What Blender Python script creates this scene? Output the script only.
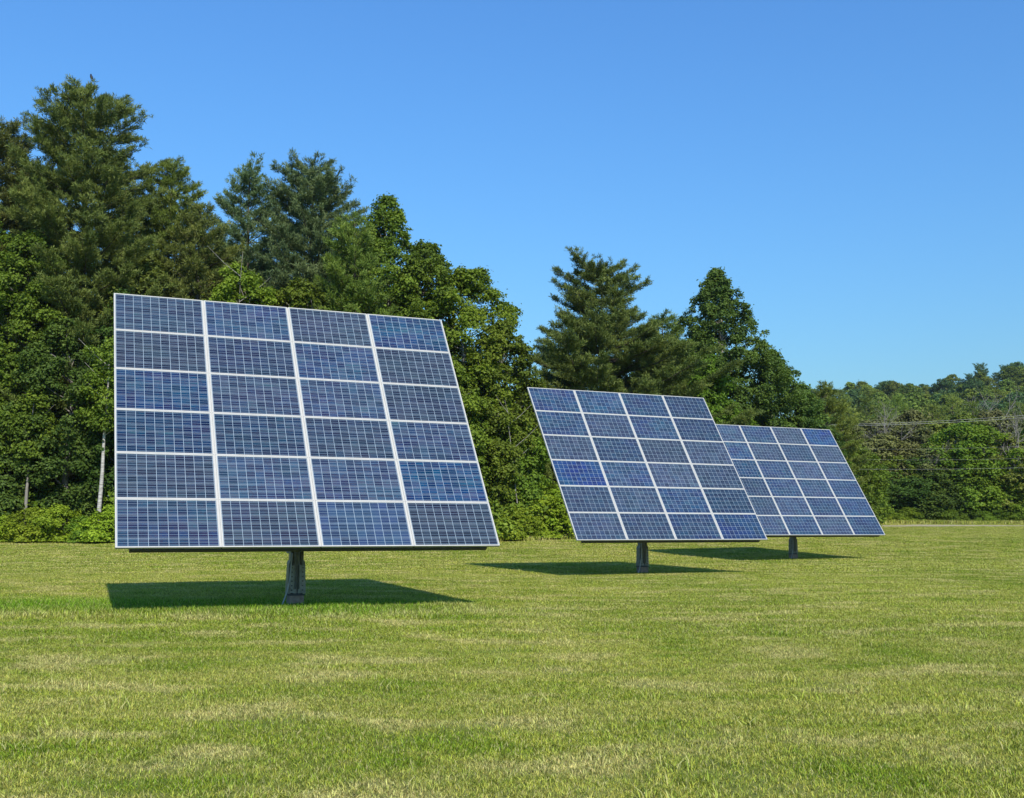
import bpy, math, random
import numpy as np
from mathutils import Vector, Matrix
R = math.radians
for o in list(bpy.data.objects): bpy.data.objects.remove(o)
S = bpy.context.scene
COL = S.collection

# ---------------------------------------------------------------- camera, sky, sun, exposure
F, PITCH, ROLL, CY, CAMH = 1088.2, 0.1049, 0.0043, 406.3, 1.547
HOR = 520.9
cd = bpy.data.cameras.new('camera'); cam = bpy.data.objects.new('camera', cd); COL.objects.link(cam)
cd.sensor_width = 36; cd.lens = 36 * F / 1024; cd.shift_y = (CY - 399) / 1024
cd.clip_start = 0.1; cd.clip_end = 5000
cam.matrix_world = Matrix.Translation((0, 0, CAMH)) @ Matrix.Rotation(math.pi / 2 + PITCH, 4, 'X') @ Matrix.Rotation(ROLL, 4, 'Z')
S.camera = cam
SUN_EL, SUN_AZ = 39.5, 160.4          # azimuth measured from +Y towards +X
w = bpy.data.worlds.new('World'); S.world = w; w.use_nodes = True
nt = w.node_tree; bg = nt.nodes['Background']
sky = nt.nodes.new('ShaderNodeTexSky'); sky.sky_type = 'NISHITA'; sky.sun_disc = False
sky.sun_elevation = R(SUN_EL); sky.sun_rotation = R(SUN_AZ); sky.altitude = 300
sky.air_density = 2.2; sky.dust_density = 0.5; sky.ozone_density = 6.0
tint = nt.nodes.new('ShaderNodeMix'); tint.data_type = 'RGBA'; tint.blend_type = 'MULTIPLY'; tint.inputs[0].default_value = 1
tint.inputs[7].default_value = (.375, .68, 1.11, 1)
nt.links.new(sky.outputs[0], tint.inputs[6]); nt.links.new(tint.outputs[2], bg.inputs[0]); bg.inputs[1].default_value = 0.116
sl = bpy.data.lights.new('sun', 'SUN'); sl.energy = 4.0; sl.angle = R(0.53); sl.color = (1.0, 0.94, 0.84)
sun = bpy.data.objects.new('sun', sl); COL.objects.link(sun)
a = R(SUN_AZ); e = R(SUN_EL)
sd = Vector((math.sin(a) * math.cos(e), math.cos(a) * math.cos(e), math.sin(e)))
sun.rotation_euler = sd.to_track_quat('Z', 'Y').to_euler(); sun.location = (20, -30, 40)
S.view_settings.view_transform = 'Standard'; S.view_settings.look = 'None'
S.view_settings.exposure = 0.45; S.view_settings.gamma = 1.0
S.render.engine = 'CYCLES'
S.cycles.max_bounces = 6; S.cycles.transparent_max_bounces = 8

# ---------------------------------------------------------------- helpers
rng = np.random.default_rng(7)

def tag(o, label=None, cat=None, group=None, kind=None):
    if label: o['label'] = label
    if cat: o['category'] = cat
    if group: o['group'] = group
    if kind: o['kind'] = kind
    return o

def empty(name, loc, label, cat, group=None):
    o = bpy.data.objects.new(name, None); COL.objects.link(o); o.location = loc
    o.empty_display_size = 0.3
    return tag(o, label, cat, group)

def make_mesh(name, V, faces_list, mats, smooth=False):
    """faces_list: list of (index array (n,k), material index)"""
    me = bpy.data.meshes.new(name)
    V = np.ascontiguousarray(V, dtype=np.float32)
    me.vertices.add(len(V)); me.vertices.foreach_set('co', V.ravel())
    loops = np.concatenate([f.ravel() for f, m in faces_list]).astype(np.int32)
    tot = np.concatenate([np.full(len(f), f.shape[1]) for f, m in faces_list]).astype(np.int32)
    mi = np.concatenate([np.full(len(f), m) for f, m in faces_list]).astype(np.int32)
    st = np.concatenate([[0], np.cumsum(tot)[:-1]]).astype(np.int32)
    me.loops.add(len(loops)); me.loops.foreach_set('vertex_index', loops)
    me.polygons.add(len(tot)); me.polygons.foreach_set('loop_start', st)
    me.polygons.foreach_set('loop_total', tot); me.polygons.foreach_set('material_index', mi)
    me.polygons.foreach_set('use_smooth', np.full(len(tot), smooth, dtype=bool))
    for m in mats: me.materials.append(m)
    me.update(calc_edges=True); me.validate()
    return me

def link(name, me, parent=None, loc=None):
    o = bpy.data.objects.new(name, me); COL.objects.link(o)
    if parent: o.parent = parent
    if loc is not None: o.location = loc
    return o

class MB:
    """collects shapes into one mesh"""
    def __init__(s): s.V = []; s.F4 = []; s.F3 = []; s.n = 0
    def add(s, V, f4=None, f3=None):
        V = np.asarray(V, float); s.V.append(V)
        if f4 is not None: s.F4.append(np.asarray(f4, int) + s.n)
        if f3 is not None and len(f3): s.F3.append(np.asarray(f3, int) + s.n)
        s.n += len(V)
    def box(s, c, d, rot=None, bev=0.0):
        cx = np.array([[x, y, z] for x in (-.5, .5) for y in (-.5, .5) for z in (-.5, .5)]) * np.array(d)
        if rot is not None: cx = cx @ np.array(rot).T
        s.add(cx + np.array(c), [[0, 1, 3, 2], [4, 6, 7, 5], [0, 4, 5, 1], [2, 3, 7, 6], [0, 2, 6, 4], [1, 5, 7, 3]])
    def tube(s, P, r, n=8, cap=True):
        P = np.asarray(P, float); m = len(P); r = np.broadcast_to(np.asarray(r, float), (m,))
        T = np.gradient(P, axis=0); T /= np.linalg.norm(T, axis=1)[:, None] + 1e-9
        up = np.where(np.abs(T[:, 2:3]) > .9, [[1., 0, 0]], [[0, 0, 1.]])
        A = np.cross(T, up); A /= np.linalg.norm(A, axis=1)[:, None] + 1e-9
        # keep frames consistent
        for i in range(1, m):
            v = A[i-1] - T[i] * np.dot(A[i-1], T[i]); A[i] = v / (np.linalg.norm(v) + 1e-9)
        B = np.cross(T, A)
        th = np.linspace(0, 2*np.pi, n, endpoint=False)
        V = P[:, None] + r[:, None, None] * (np.cos(th)[None, :, None]*A[:, None] + np.sin(th)[None, :, None]*B[:, None])
        i = np.arange(m-1)[:, None]*n; j = np.arange(n)[None]
        q = np.stack([i+j, i+(j+1) % n, i+n+(j+1) % n, i+n+j], -1).reshape(-1, 4)
        V = V.reshape(-1, 3); f3 = []
        if cap:
            V = np.vstack([V, P[0], P[-1]]); c0 = m*n
            f3 = [[c0, (k+1) % n, k] for k in range(n)] + [[c0+1, (m-1)*n+k, (m-1)*n+(k+1) % n] for k in range(n)]
        s.add(V, q, f3)
    def faces(s):
        out = []
        if s.F4: out.append((np.vstack(s.F4), 0))
        if s.F3: out.append((np.vstack(s.F3), 0))
        return out
    def mesh(s, name, mat, smooth=False):
        return make_mesh(name, np.vstack(s.V), s.faces(), [mat], smooth)
    def build(s, name, mat, parent=None, smooth=False):
        return link(name, s.mesh(name, mat, smooth), parent)

def bevel(o, wdt=.004, seg=2):
    b = o.modifiers.new('bevel', 'BEVEL'); b.width = wdt; b.segments = seg; b.limit_method = 'ANGLE'
    return o

# ---------------------------------------------------------------- materials
def new_mat(name):
    m = bpy.data.materials.new(name); m.use_nodes = True
    return m, m.node_tree, m.node_tree.nodes['Principled BSDF']

def N(nt, t, **kw):
    n = nt.nodes.new(t)
    for k, v in kw.items():
        if k.startswith('i_'):
            key = k[2:]; key = int(key) if key.isdigit() else key
            n.inputs[key].default_value = v
        else: setattr(n, k, v)
    return n

def ramp(nt, stops, interp='LINEAR'):
    r = nt.nodes.new('ShaderNodeValToRGB'); r.color_ramp.interpolation = interp
    while len(r.color_ramp.elements) < len(stops): r.color_ramp.elements.new(.5)
    for e_, (p, c) in zip(r.color_ramp.elements, stops):
        e_.position = p; e_.color = (*c, 1) if len(c) == 3 else c
    return r

def leaf_mat(name, dark, mid, light, trans=.3, nscale=.45, rough=.55, obj_hue=True):
    m, nt, p = new_mat(name)
    L = nt.links
    g = N(nt, 'ShaderNodeNewGeometry'); tc = N(nt, 'ShaderNodeTexCoord')
    no = N(nt, 'ShaderNodeTexNoise', i_Scale=nscale, i_Detail=2.0)
    L.new(tc.outputs['Object'], no.inputs['Vector'])
    a1 = N(nt, 'ShaderNodeMath', operation='MULTIPLY_ADD'); a1.inputs[1].default_value = .5; a1.inputs[2].default_value = -.02
    L.new(g.outputs['Random Per Island'], a1.inputs[0])
    mr = N(nt, 'ShaderNodeMapRange'); mr.inputs[1].default_value = .3; mr.inputs[2].default_value = .7; mr.inputs[4].default_value = .55
    L.new(no.outputs[0], mr.inputs[0])
    ad = N(nt, 'ShaderNodeMath', operation='ADD'); L.new(a1.outputs[0], ad.inputs[0]); L.new(mr.outputs[0], ad.inputs[1])
    r = ramp(nt, [(.05, dark), (.5, mid), (.98, light)])
    L.new(ad.outputs[0], r.inputs[0])
    col = r.outputs[0]
    if obj_hue:
        oi = N(nt, 'ShaderNodeObjectInfo')
        hs = N(nt, 'ShaderNodeHueSaturation')
        m1 = N(nt, 'ShaderNodeMapRange'); m1.inputs[3].default_value = .485; m1.inputs[4].default_value = .515
        L.new(oi.outputs['Random'], m1.inputs[0]); L.new(m1.outputs[0], hs.inputs['Hue'])
        m2 = N(nt, 'ShaderNodeMath', operation='MULTIPLY'); m2.inputs[1].default_value = 7.31
        m3 = N(nt, 'ShaderNodeMath', operation='FRACT'); L.new(oi.outputs['Random'], m2.inputs[0]); L.new(m2.outputs[0], m3.inputs[0])
        m4 = N(nt, 'ShaderNodeMapRange'); m4.inputs[3].default_value = .8; m4.inputs[4].default_value = 1.2
        L.new(m3.outputs[0], m4.inputs[0]); L.new(m4.outputs[0], hs.inputs['Value'])
        L.new(col, hs.inputs['Color']); col = hs.outputs[0]
    L.new(col, p.inputs['Base Color']); p.inputs['Roughness'].default_value = rough
    p.inputs['Specular IOR Level'].default_value = .18
    tr = N(nt, 'ShaderNodeBsdfTranslucent')
    hs2 = N(nt, 'ShaderNodeMix', data_type='RGBA', blend_type='MULTIPLY'); hs2.inputs[0].default_value = 1
    hs2.inputs[7].default_value = (1.3, 1.35, .5, 1); L.new(col, hs2.inputs[6]); L.new(hs2.outputs[2], tr.inputs[0])
    mx = N(nt, 'ShaderNodeMixShader'); mx.inputs[0].default_value = trans
    L.new(p.outputs[0], mx.inputs[1]); L.new(tr.outputs[0], mx.inputs[2])
    L.new(mx.outputs[0], nt.nodes['Material Output'].inputs['Surface'])
    return m

def noisy_mat(name, c1, c2, scale=8, rough=.8, metal=0, stretch=(1, 1, 1), bump=.0, spec=.3, detail=6):
    m, nt, p = new_mat(name); L = nt.links
    tc = N(nt, 'ShaderNodeTexCoord'); mp = N(nt, 'ShaderNodeMapping'); mp.inputs['Scale'].default_value = stretch
    no = N(nt, 'ShaderNodeTexNoise', i_Scale=scale, i_Detail=float(detail))
    L.new(tc.outputs['Object'], mp.inputs[0]); L.new(mp.outputs[0], no.inputs['Vector'])
    r = ramp(nt, [(.3, c1), (.7, c2)]); L.new(no.outputs[0], r.inputs[0]); L.new(r.outputs[0], p.inputs['Base Color'])
    p.inputs['Roughness'].default_value = rough; p.inputs['Metallic'].default_value = metal
    p.inputs['Specular IOR Level'].default_value = spec
    if bump:
        b = N(nt, 'ShaderNodeBump'); b.inputs['Strength'].default_value = bump; b.inputs['Distance'].default_value = .05
        L.new(no.outputs[0], b.inputs['Height']); L.new(b.outputs[0], p.inputs['Normal'])
    return m

M = {}
M['leaf'] = leaf_mat('leaf_green', (.055, .092, .009), (.115, .175, .016), (.205, .275, .028))
M['leaf_bright'] = leaf_mat('leaf_bright', (.075, .13, .010), (.14, .22, .018), (.24, .33, .035), trans=.35)
M['leaf_bush'] = leaf_mat('leaf_bush', (.10, .155, .010), (.19, .275, .018), (.33, .43, .035), trans=.35)
M['leaf_dark'] = leaf_mat('leaf_dark', (.036, .072, .012), (.075, .13, .02), (.135, .20, .032))
M['leaf_olive'] = leaf_mat('leaf_olive', (.075, .10, .015), (.135, .175, .024), (.21, .245, .04))
M['needle'] = leaf_mat('pine_needles', (.048, .074, .017), (.118, .150, .030), (.25, .275, .062), trans=.15, nscale=.6)
M['needle_blue'] = leaf_mat('pine_needles_bluish', (.048, .088, .036), (.11, .165, .06), (.215, .27, .105), trans=.15, nscale=.6)
M['needle_olive'] = leaf_mat('pine_needles_olive', (.062, .098, .016), (.14, .19, .03), (.27, .315, .055), trans=.18, nscale=.6)
M['leaf_brown'] = leaf_mat('leaf_brownish', (.07, .075, .025), (.13, .14, .04), (.20, .215, .06), trans=.2)
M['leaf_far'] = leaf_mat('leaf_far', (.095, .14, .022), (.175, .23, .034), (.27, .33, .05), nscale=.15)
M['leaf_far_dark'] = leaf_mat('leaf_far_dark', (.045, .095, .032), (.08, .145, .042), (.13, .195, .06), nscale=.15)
M['bark'] = noisy_mat('bark', (.05, .04, .03), (.14, .115, .09), 3, .9, stretch=(4, 4, .6), bump=.6)
M['bark_grey'] = noisy_mat('bark_grey', (.16, .145, .125), (.30, .28, .25), 3, .9, stretch=(4, 4, .6), bump=.4)
M['bark_white'] = noisy_mat('bark_birch', (.20, .185, .16), (.58, .55, .50), 2.5, .7, stretch=(1, 1, 5), bump=.2)
M['feather'] = noisy_mat('black_feathers', (.01, .01, .012), (.025, .025, .03), 30, .5)
M['galv'] = noisy_mat('galvanised_steel', (.16, .165, .15), (.27, .275, .25), 14, .45, metal=.45, bump=.05, spec=.5)
M['steel_dark'] = noisy_mat('dark_weathered_steel', (.045, .045, .045), (.09, .088, .085), 10, .6, metal=.3, spec=.4)
M['frame'] = noisy_mat('white_frame_aluminium', (.42, .41, .37), (.49, .475, .43), 5, .4, spec=.4)
M['concrete'] = noisy_mat('concrete', (.20, .145, .115), (.31, .24, .19), 12, .9, bump=.3)
M['rubber'] = noisy_mat('grey_conduit', (.13, .13, .13), (.22, .22, .22), 10, .6)
M['box'] = noisy_mat('grey_box_paint', (.30, .31, .31), (.38, .39, .39), 10, .5)
M['backsheet'] = noisy_mat('module_backsheet', (.62, .62, .62), (.7, .7, .7), 4, .6)
M['wire'] = noisy_mat('aluminium_wire', (.30, .30, .29), (.38, .38, .36), 5, .5)
M['dirt'] = noisy_mat('dirt_track', (.30, .26, .15), (.46, .38, .26), .9, .95, detail=8)

def module_mat(deep=False):
    m, nt, p = new_mat('solar_cells'); L = nt.links
    tc = N(nt, 'ShaderNodeTexCoord'); sx = N(nt, 'ShaderNodeSeparateXYZ'); L.new(tc.outputs['Object'], sx.inputs[0])
    oi = N(nt, 'ShaderNodeObjectInfo')
    def math_(op, a_, b_=None, c_=None):
        n = N(nt, 'ShaderNodeMath', operation=op)
        for i, v in enumerate((a_, b_, c_)):
            if v is None: continue
            if isinstance(v, (int, float)): n.inputs[i].default_value = v
            else: L.new(v, n.inputs[i])
        return n.outputs[0]
    CW, CH = 0.1575, 0.1520
    u = math_('ADD', math_('DIVIDE', sx.outputs[0], CW), 5.0)
    v = math_('ADD', math_('DIVIDE', sx.outputs[1], CH), 3.0)
    fu = math_('FRACT', u); fv = math_('FRACT', v)
    iu = math_('FLOOR', u); iv = math_('FLOOR', v)
    du = math_('MULTIPLY', math_('SUBTRACT', .5, math_('ABSOLUTE', math_('SUBTRACT', fu, .5))), CW)
    dv = math_('MULTIPLY', math_('SUBTRACT', .5, math_('ABSOLUTE', math_('SUBTRACT', fv, .5))), CH)
    gap = math_('MAXIMUM', math_('LESS_THAN', du, .0030), math_('LESS_THAN', dv, .0022))
    # two bus bars per cell, along the module
    b1 = math_('LESS_THAN', math_('ABSOLUTE', math_('SUBTRACT', fv, .167)), .019)
    b2 = math_('LESS_THAN', math_('ABSOLUTE', math_('SUBTRACT', fv, .833)), .019)
    b3 = math_('LESS_THAN', math_('ABSOLUTE', math_('SUBTRACT', fv, .5)), .019)
    bus = math_('MAXIMUM', math_('MAXIMUM', b1, b2), b3)
    # per-cell and per-module tone
    cv = N(nt, 'ShaderNodeCombineXYZ'); L.new(iu, cv.inputs[0]); L.new(iv, cv.inputs[1])
    L.new(math_('MULTIPLY', oi.outputs['Random'], 91.7), cv.inputs[2])
    wn = N(nt, 'ShaderNodeTexWhiteNoise', noise_dimensions='3D'); L.new(cv.outputs[0], wn.inputs['Vector'])
    # cells come in runs of similar tone: slow noise along the string, stretched sideways
    ov = N(nt, 'ShaderNodeVectorMath', operation='ADD'); L.new(tc.outputs['Object'], ov.inputs[0])
    oc = N(nt, 'ShaderNodeCombineXYZ'); L.new(math_('MULTIPLY', oi.outputs['Random'], 37.0), oc.inputs[2]); L.new(math_('MULTIPLY', oi.outputs['Random'], 53.0), oc.inputs[1])
    L.new(oc.outputs[0], ov.inputs[1])
    mp = N(nt, 'ShaderNodeMapping'); mp.inputs['Scale'].default_value = (1.0, 26, 1); L.new(ov.outputs[0], mp.inputs[0])
    ns = N(nt, 'ShaderNodeTexNoise', i_Scale=1.0, i_Detail=3.0); L.new(mp.outputs[0], ns.inputs['Vector'])
    vo = N(nt, 'ShaderNodeTexVoronoi', i_Scale=55.0); L.new(ov.outputs[0], vo.inputs['Vector'])
    vs = N(nt, 'ShaderNodeSeparateColor'); L.new(vo.outputs['Color'], vs.inputs[0])
    f = math_('ADD', math_('MULTIPLY', wn.outputs['Value'], .34), math_('MULTIPLY', ns.outputs[0], .62))
    f = math_('ADD', f, math_('MULTIPLY', vs.outputs[0], .10))
    r = ramp(nt, [(.24, (.006, .009, .022)), (.38, (.007, .017, .045)), (.47, (.018, .016, .036)), (.56, (.010, .032, .075)), (.68, (.034, .036, .064)), (.85, (.016, .062, .088))])
    if deep:
        r = ramp(nt, [(.2, (.002, .005, .022)), (.45, (.003, .012, .055)), (.65, (.004, .020, .085)), (.9, (.012, .026, .07))])
    L.new(f, r.inputs[0])
    hs = N(nt, 'ShaderNodeHueSaturation'); L.new(r.outputs[0], hs.inputs['Color'])
    k = math_('FRACT', math_('MULTIPLY', oi.outputs['Random'], 17.3))
    ms = N(nt, 'ShaderNodeMapRange'); ms.inputs[3].default_value = .75; ms.inputs[4].default_value = 1.35; L.new(k, ms.inputs[0]); L.new(ms.outputs[0], hs.inputs['Saturation'])
    mp2 = N(nt, 'ShaderNodeMapping'); mp2.inputs['Scale'].default_value = (.9, 1.6, 1); L.new(ov.outputs[0], mp2.inputs[0])
    n2 = N(nt, 'ShaderNodeTexNoise', i_Scale=1.3, i_Detail=1.0); L.new(mp2.outputs[0], n2.inputs['Vector'])
    mh = N(nt, 'ShaderNodeMapRange'); mh.inputs[1].default_value = .3; mh.inputs[2].default_value = .7; mh.inputs[3].default_value = .468; mh.inputs[4].default_value = .518
    L.new(n2.outputs[0], mh.inputs[0]); L.new(mh.outputs[0], hs.inputs['Hue'])
    k2 = math_('FRACT', math_('MULTIPLY', oi.outputs['Random'], 5.9))
    mv = N(nt, 'ShaderNodeMapRange'); mv.inputs[3].default_value = .65; mv.inputs[4].default_value = 1.45; L.new(k2, mv.inputs[0]); L.new(mv.outputs[0], hs.inputs['Value'])
    mb = N(nt, 'ShaderNodeMix', data_type='RGBA'); L.new(bus, mb.inputs[0]); L.new(hs.outputs[0], mb.inputs[6]); mb.inputs[7].default_value = (.15, .21, .27, 1)
    mg = N(nt, 'ShaderNodeMix', data_type='RGBA'); L.new(gap, mg.inputs[0]); L.new(mb.outputs[2], mg.inputs[6]); mg.inputs[7].default_value = (.33, .41, .46, 1)
    L.new(mg.outputs[2], p.inputs['Base Color'])
    p.inputs['Roughness'].default_value = .35; p.inputs['Specular IOR Level'].default_value = .12
    p.inputs['Coat Weight'].default_value = 1.0; p.inputs['Coat Roughness'].default_value = .04; p.inputs['Coat IOR'].default_value = 1.33
    return m
M['cells'] = module_mat(); M['cells_deep'] = module_mat(True)

# lawn colour shared by blades and the soil sheet: yellow-green with dry and lush patches in world space
def lawn_color(nt, island=True):
    L = nt.links
    g = N(nt, 'ShaderNodeNewGeometry')
    def noise(scale, stretch=(1, 1, 1), det=3.0, rot=0):
        mp = N(nt, 'ShaderNodeMapping'); mp.inputs['Scale'].default_value = stretch; mp.inputs['Rotation'].default_value = (0, 0, rot)
        n = N(nt, 'ShaderNodeTexNoise', i_Scale=scale, i_Detail=det)
        L.new(g.outputs['Position'], mp.inputs[0]); L.new(mp.outputs[0], n.inputs['Vector']); return n.outputs[0]
    def mr(x, a0, a1, b0, b1):
        n = N(nt, 'ShaderNodeMapRange', clamp=True); n.interpolation_type = 'SMOOTHSTEP'
        for i, v in zip((1, 2, 3, 4), (a0, a1, b0, b1)): n.inputs[i].default_value = v
        L.new(x, n.inputs[0]); return n.outputs[0]
    def mix(fac, c1, c2, bt='MIX'):
        n = N(nt, 'ShaderNodeMix', data_type='RGBA', blend_type=bt)
        for k_, v in ((0, fac), (6, c1), (7, c2)):
            if isinstance(v, (tuple, float, int)): n.inputs[k_].default_value = v
            else: L.new(v, n.inputs[k_])
        return n.outputs[2]
    def mul(a_, b_):
        n = N(nt, 'ShaderNodeMath', operation='MULTIPLY')
        for k_, v in enumerate((a_, b_)):
            if isinstance(v, (float, int)): n.inputs[k_].default_value = v
            else: L.new(v, n.inputs[k_])
        return n.outputs[0]
    big = noise(.16, (1, .7, 1)); mid = noise(.9, (.8, 1.2, 1), 4.0); small = noise(5.0, (1, 1, 1), 3.0)
    stripe = noise(.55, (.10, 1.6, 1), 3.0, rot=.16)
    c = mix(mr(big, .40, .60, 0, 1), (.245, .310, .034, 1), (.38, .41, .066, 1))
    c = mix(mul(mr(stripe, .44, .58, 0, 1), .6), c, (.43, .425, .10, 1))
    c = mix(mul(mr(mid, .51, .64, 0, 1), .72), c, (.56, .50, .20, 1))       # dry patches
    c = mix(mul(mr(small, .52, .68, 0, 1), .5), c, (.46, .43, .11, 1))
    c = mix(mul(mr(noise(11.0, det=2.0), .48, .38, 0, 1), .6), c, (.13, .18, .025, 1))
    c = mix(mul(mr(mid, .46, .34, 0, 1), .75), c, (.17, .26, .016, 1))       # lush spots
    # lush belt by the nearest array, where the mower misses
    sp = N(nt, 'ShaderNodeSeparateXYZ'); L.new(g.outputs['Position'], sp.inputs[0])
    yy = mul(mr(sp.outputs[1], 17.4, 19.6, 0, 1), mr(sp.outputs[1], 23.5, 21.0, 0, 1))
    xx = mul(mr(sp.outputs[0], -13, -8.5, 0, 1), mr(sp.outputs[0], 0.5, -3.5, 0, 1))
    c = mix(mul(mul(xx, yy), .8), c, (.15, .31, .014, 1))
    if island:
        hs = N(nt, 'ShaderNodeHueSaturation')
        L.new(mr(g.outputs['Random Per Island'], 0, 1, .42, 1.6), hs.inputs['Value'])
        n2 = mul(g.outputs['Random Per Island'], 13.7); fr = N(nt, 'ShaderNodeMath', operation='FRACT'); L.new(n2, fr.inputs[0])
        L.new(mr(fr.outputs[0], 0, 1, .475, .52), hs.inputs['Hue'])
        L.new(c, hs.inputs['Color']); c = hs.outputs[0]
        fr2 = N(nt, 'ShaderNodeMath', operation='FRACT'); L.new(mul(g.outputs['Random Per Island'], 41.3), fr2.inputs[0])
        c = mix(mr(fr2.outputs[0], .85, .90, 0, .7), c, (.6, .53, .25, 1))   # straw blades
    return c, mix, mr, mul, noise

def blade_material():
    m, nt, p = new_mat('grass_blades'); L = nt.links
    c, mix, mr, mul, noise = lawn_color(nt)
    L.new(c, p.inputs['Base Color']); p.inputs['Roughness'].default_value = .6; p.inputs['Specular IOR Level'].default_value = .05
    tr = N(nt, 'ShaderNodeBsdfTranslucent'); L.new(mix(1.0, c, (1.15, 1.2, .35, 1), 'MULTIPLY'), tr.inputs[0])
    mx = N(nt, 'ShaderNodeMixShader'); mx.inputs[0].default_value = .3
    L.new(p.outputs[0], mx.inputs[1]); L.new(tr.outputs[0], mx.inputs[2])
    L.new(mx.outputs[0], nt.nodes['Material Output'].inputs['Surface'])
    return m
def ground_material():
    m, nt, p = new_mat('lawn_ground'); L = nt.links
    c, mix, mr, mul, noise = lawn_color(nt, island=False)
    c = mix(.5, c, (.08, .075, .03, 1))
    fine = noise(60, det=4.0)
    c = mix(mul(mr(fine, .35, .65, 0, 1), .5), c, (.07, .09, .02, 1))
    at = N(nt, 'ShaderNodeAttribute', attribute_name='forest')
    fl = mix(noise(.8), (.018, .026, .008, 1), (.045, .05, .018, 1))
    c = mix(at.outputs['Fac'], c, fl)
    L.new(c, p.inputs['Base Color']); p.inputs['Roughness'].default_value = .95; p.inputs['Specular IOR Level'].default_value = .1
    b = N(nt, 'ShaderNodeBump'); b.inputs['Strength'].default_value = .5; b.inputs['Distance'].default_value = .03
    L.new(noise(25, det=5.0), b.inputs['Height']); L.new(b.outputs[0], p.inputs['Normal'])
    return m
M['blade'] = blade_material(); M['ground'] = ground_material()

# ---------------------------------------------------------------- terrain
def sstep(x, a0, a1):
    t = np.clip((np.asarray(x, float) - a0) / (a1 - a0), 0, 1); return t*t*(3-2*t)
TLX = np.array([-400, -60, -5, 4, 14, 21, 27, 33, 60, 400.]); TLY = np.array([70, 60, 58.5, 62, 66, 72, 88, 103, 104, 104.])
def treeline(x): return np.interp(x, TLX, TLY)
RX = np.array([-400, -60, 0, 60, 98, 114, 130, 150, 165, 180, 210, 260, 500.]); RH = np.array([4, 8, 14, 24, 35, 38.5, 39, 41, 45, 48, 52, 57, 48.])
_ky = np.array([-3000, 0, 22, 34, 47, 54, 60, 66, 80, 100, 110, 150, 3000.]); _kz = np.array([0, -.02, -.045, -.055, -.06, .18, .50, .68, .95, 1.42, 1.75, 2.4, 3.0])
ZY = np.arange(-40, 400, .5); _z = np.interp(ZY, _ky, _kz); _z = np.convolve(np.pad(_z, 6, mode='edge'), np.ones(13)/13, 'valid'); ZZ = _z
def gz(x, y):
    x = np.asarray(x, float); y = np.asarray(y, float)
    z = np.interp(y, ZY, ZZ)
    z = z + .025*np.sin(x*.31+1)*np.sin(y*.23) * sstep(y, 5, 15)*sstep(np.abs(y-28), 4, 20)
    hill = np.interp(x, RX, RH) * sstep(y, 135, 400) * (1 - .25*sstep(y, 430, 900))
    return z + hill
xs = np.unique(np.concatenate([np.linspace(-1500, -100, 25), np.linspace(-100, 100, 101), np.linspace(100, 320, 45), np.linspace(320, 1500, 20)]))
ys = np.unique(np.concatenate([np.linspace(-600, -20, 14), np.linspace(-20, 130, 101), np.linspace(130, 520, 66), np.linspace(520, 2500, 20)]))
GX, GY = np.meshgrid(xs, ys); V = np.stack([GX, GY, gz(GX, GY)], -1).reshape(-1, 3)
nx = len(xs); i = np.arange(len(ys)-1)[:, None]*nx; j = np.arange(nx-1)[None]
Q = np.stack([i+j, i+j+1, i+nx+j+1, i+nx+j], -1).reshape(-1, 4)
me = make_mesh('ground', V, [(Q, 0)], [M['ground']], True)
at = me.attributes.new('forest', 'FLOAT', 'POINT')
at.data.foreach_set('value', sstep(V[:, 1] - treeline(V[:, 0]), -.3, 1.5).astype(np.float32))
tag(link('ground', me), kind='structure')
# dirt track along the far side of the field
tx = np.linspace(-2, 90, 93); ty0 = np.interp(tx, [-2, 24, 34, 45, 90], [62+1, 88, 95.5, 93.5, 88]); 
sel = tx >= 27
tx = tx[sel]; ty0 = ty0[sel]
rows = []
for k in range(7):
    yy = ty0 + (k-3)*1.1 + .12*np.sin(tx*1.7+k*.3)*(abs(k-3) == 3); rows.append(np.stack([tx, yy, gz(tx, yy)+.02 + .0*k], -1))
V = np.stack(rows, 0); n = len(tx)
i = np.arange(6)[:, None]*n; j = np.arange(n-1)[None]
tag(link('dirt_track', make_mesh('dirt_track', V.reshape(-1, 3), [(np.stack([i+j, i+j+1, i+n+j+1, i+n+j], -1).reshape(-1, 4), 0)], [M['dirt']], True)), kind='structure')

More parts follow.
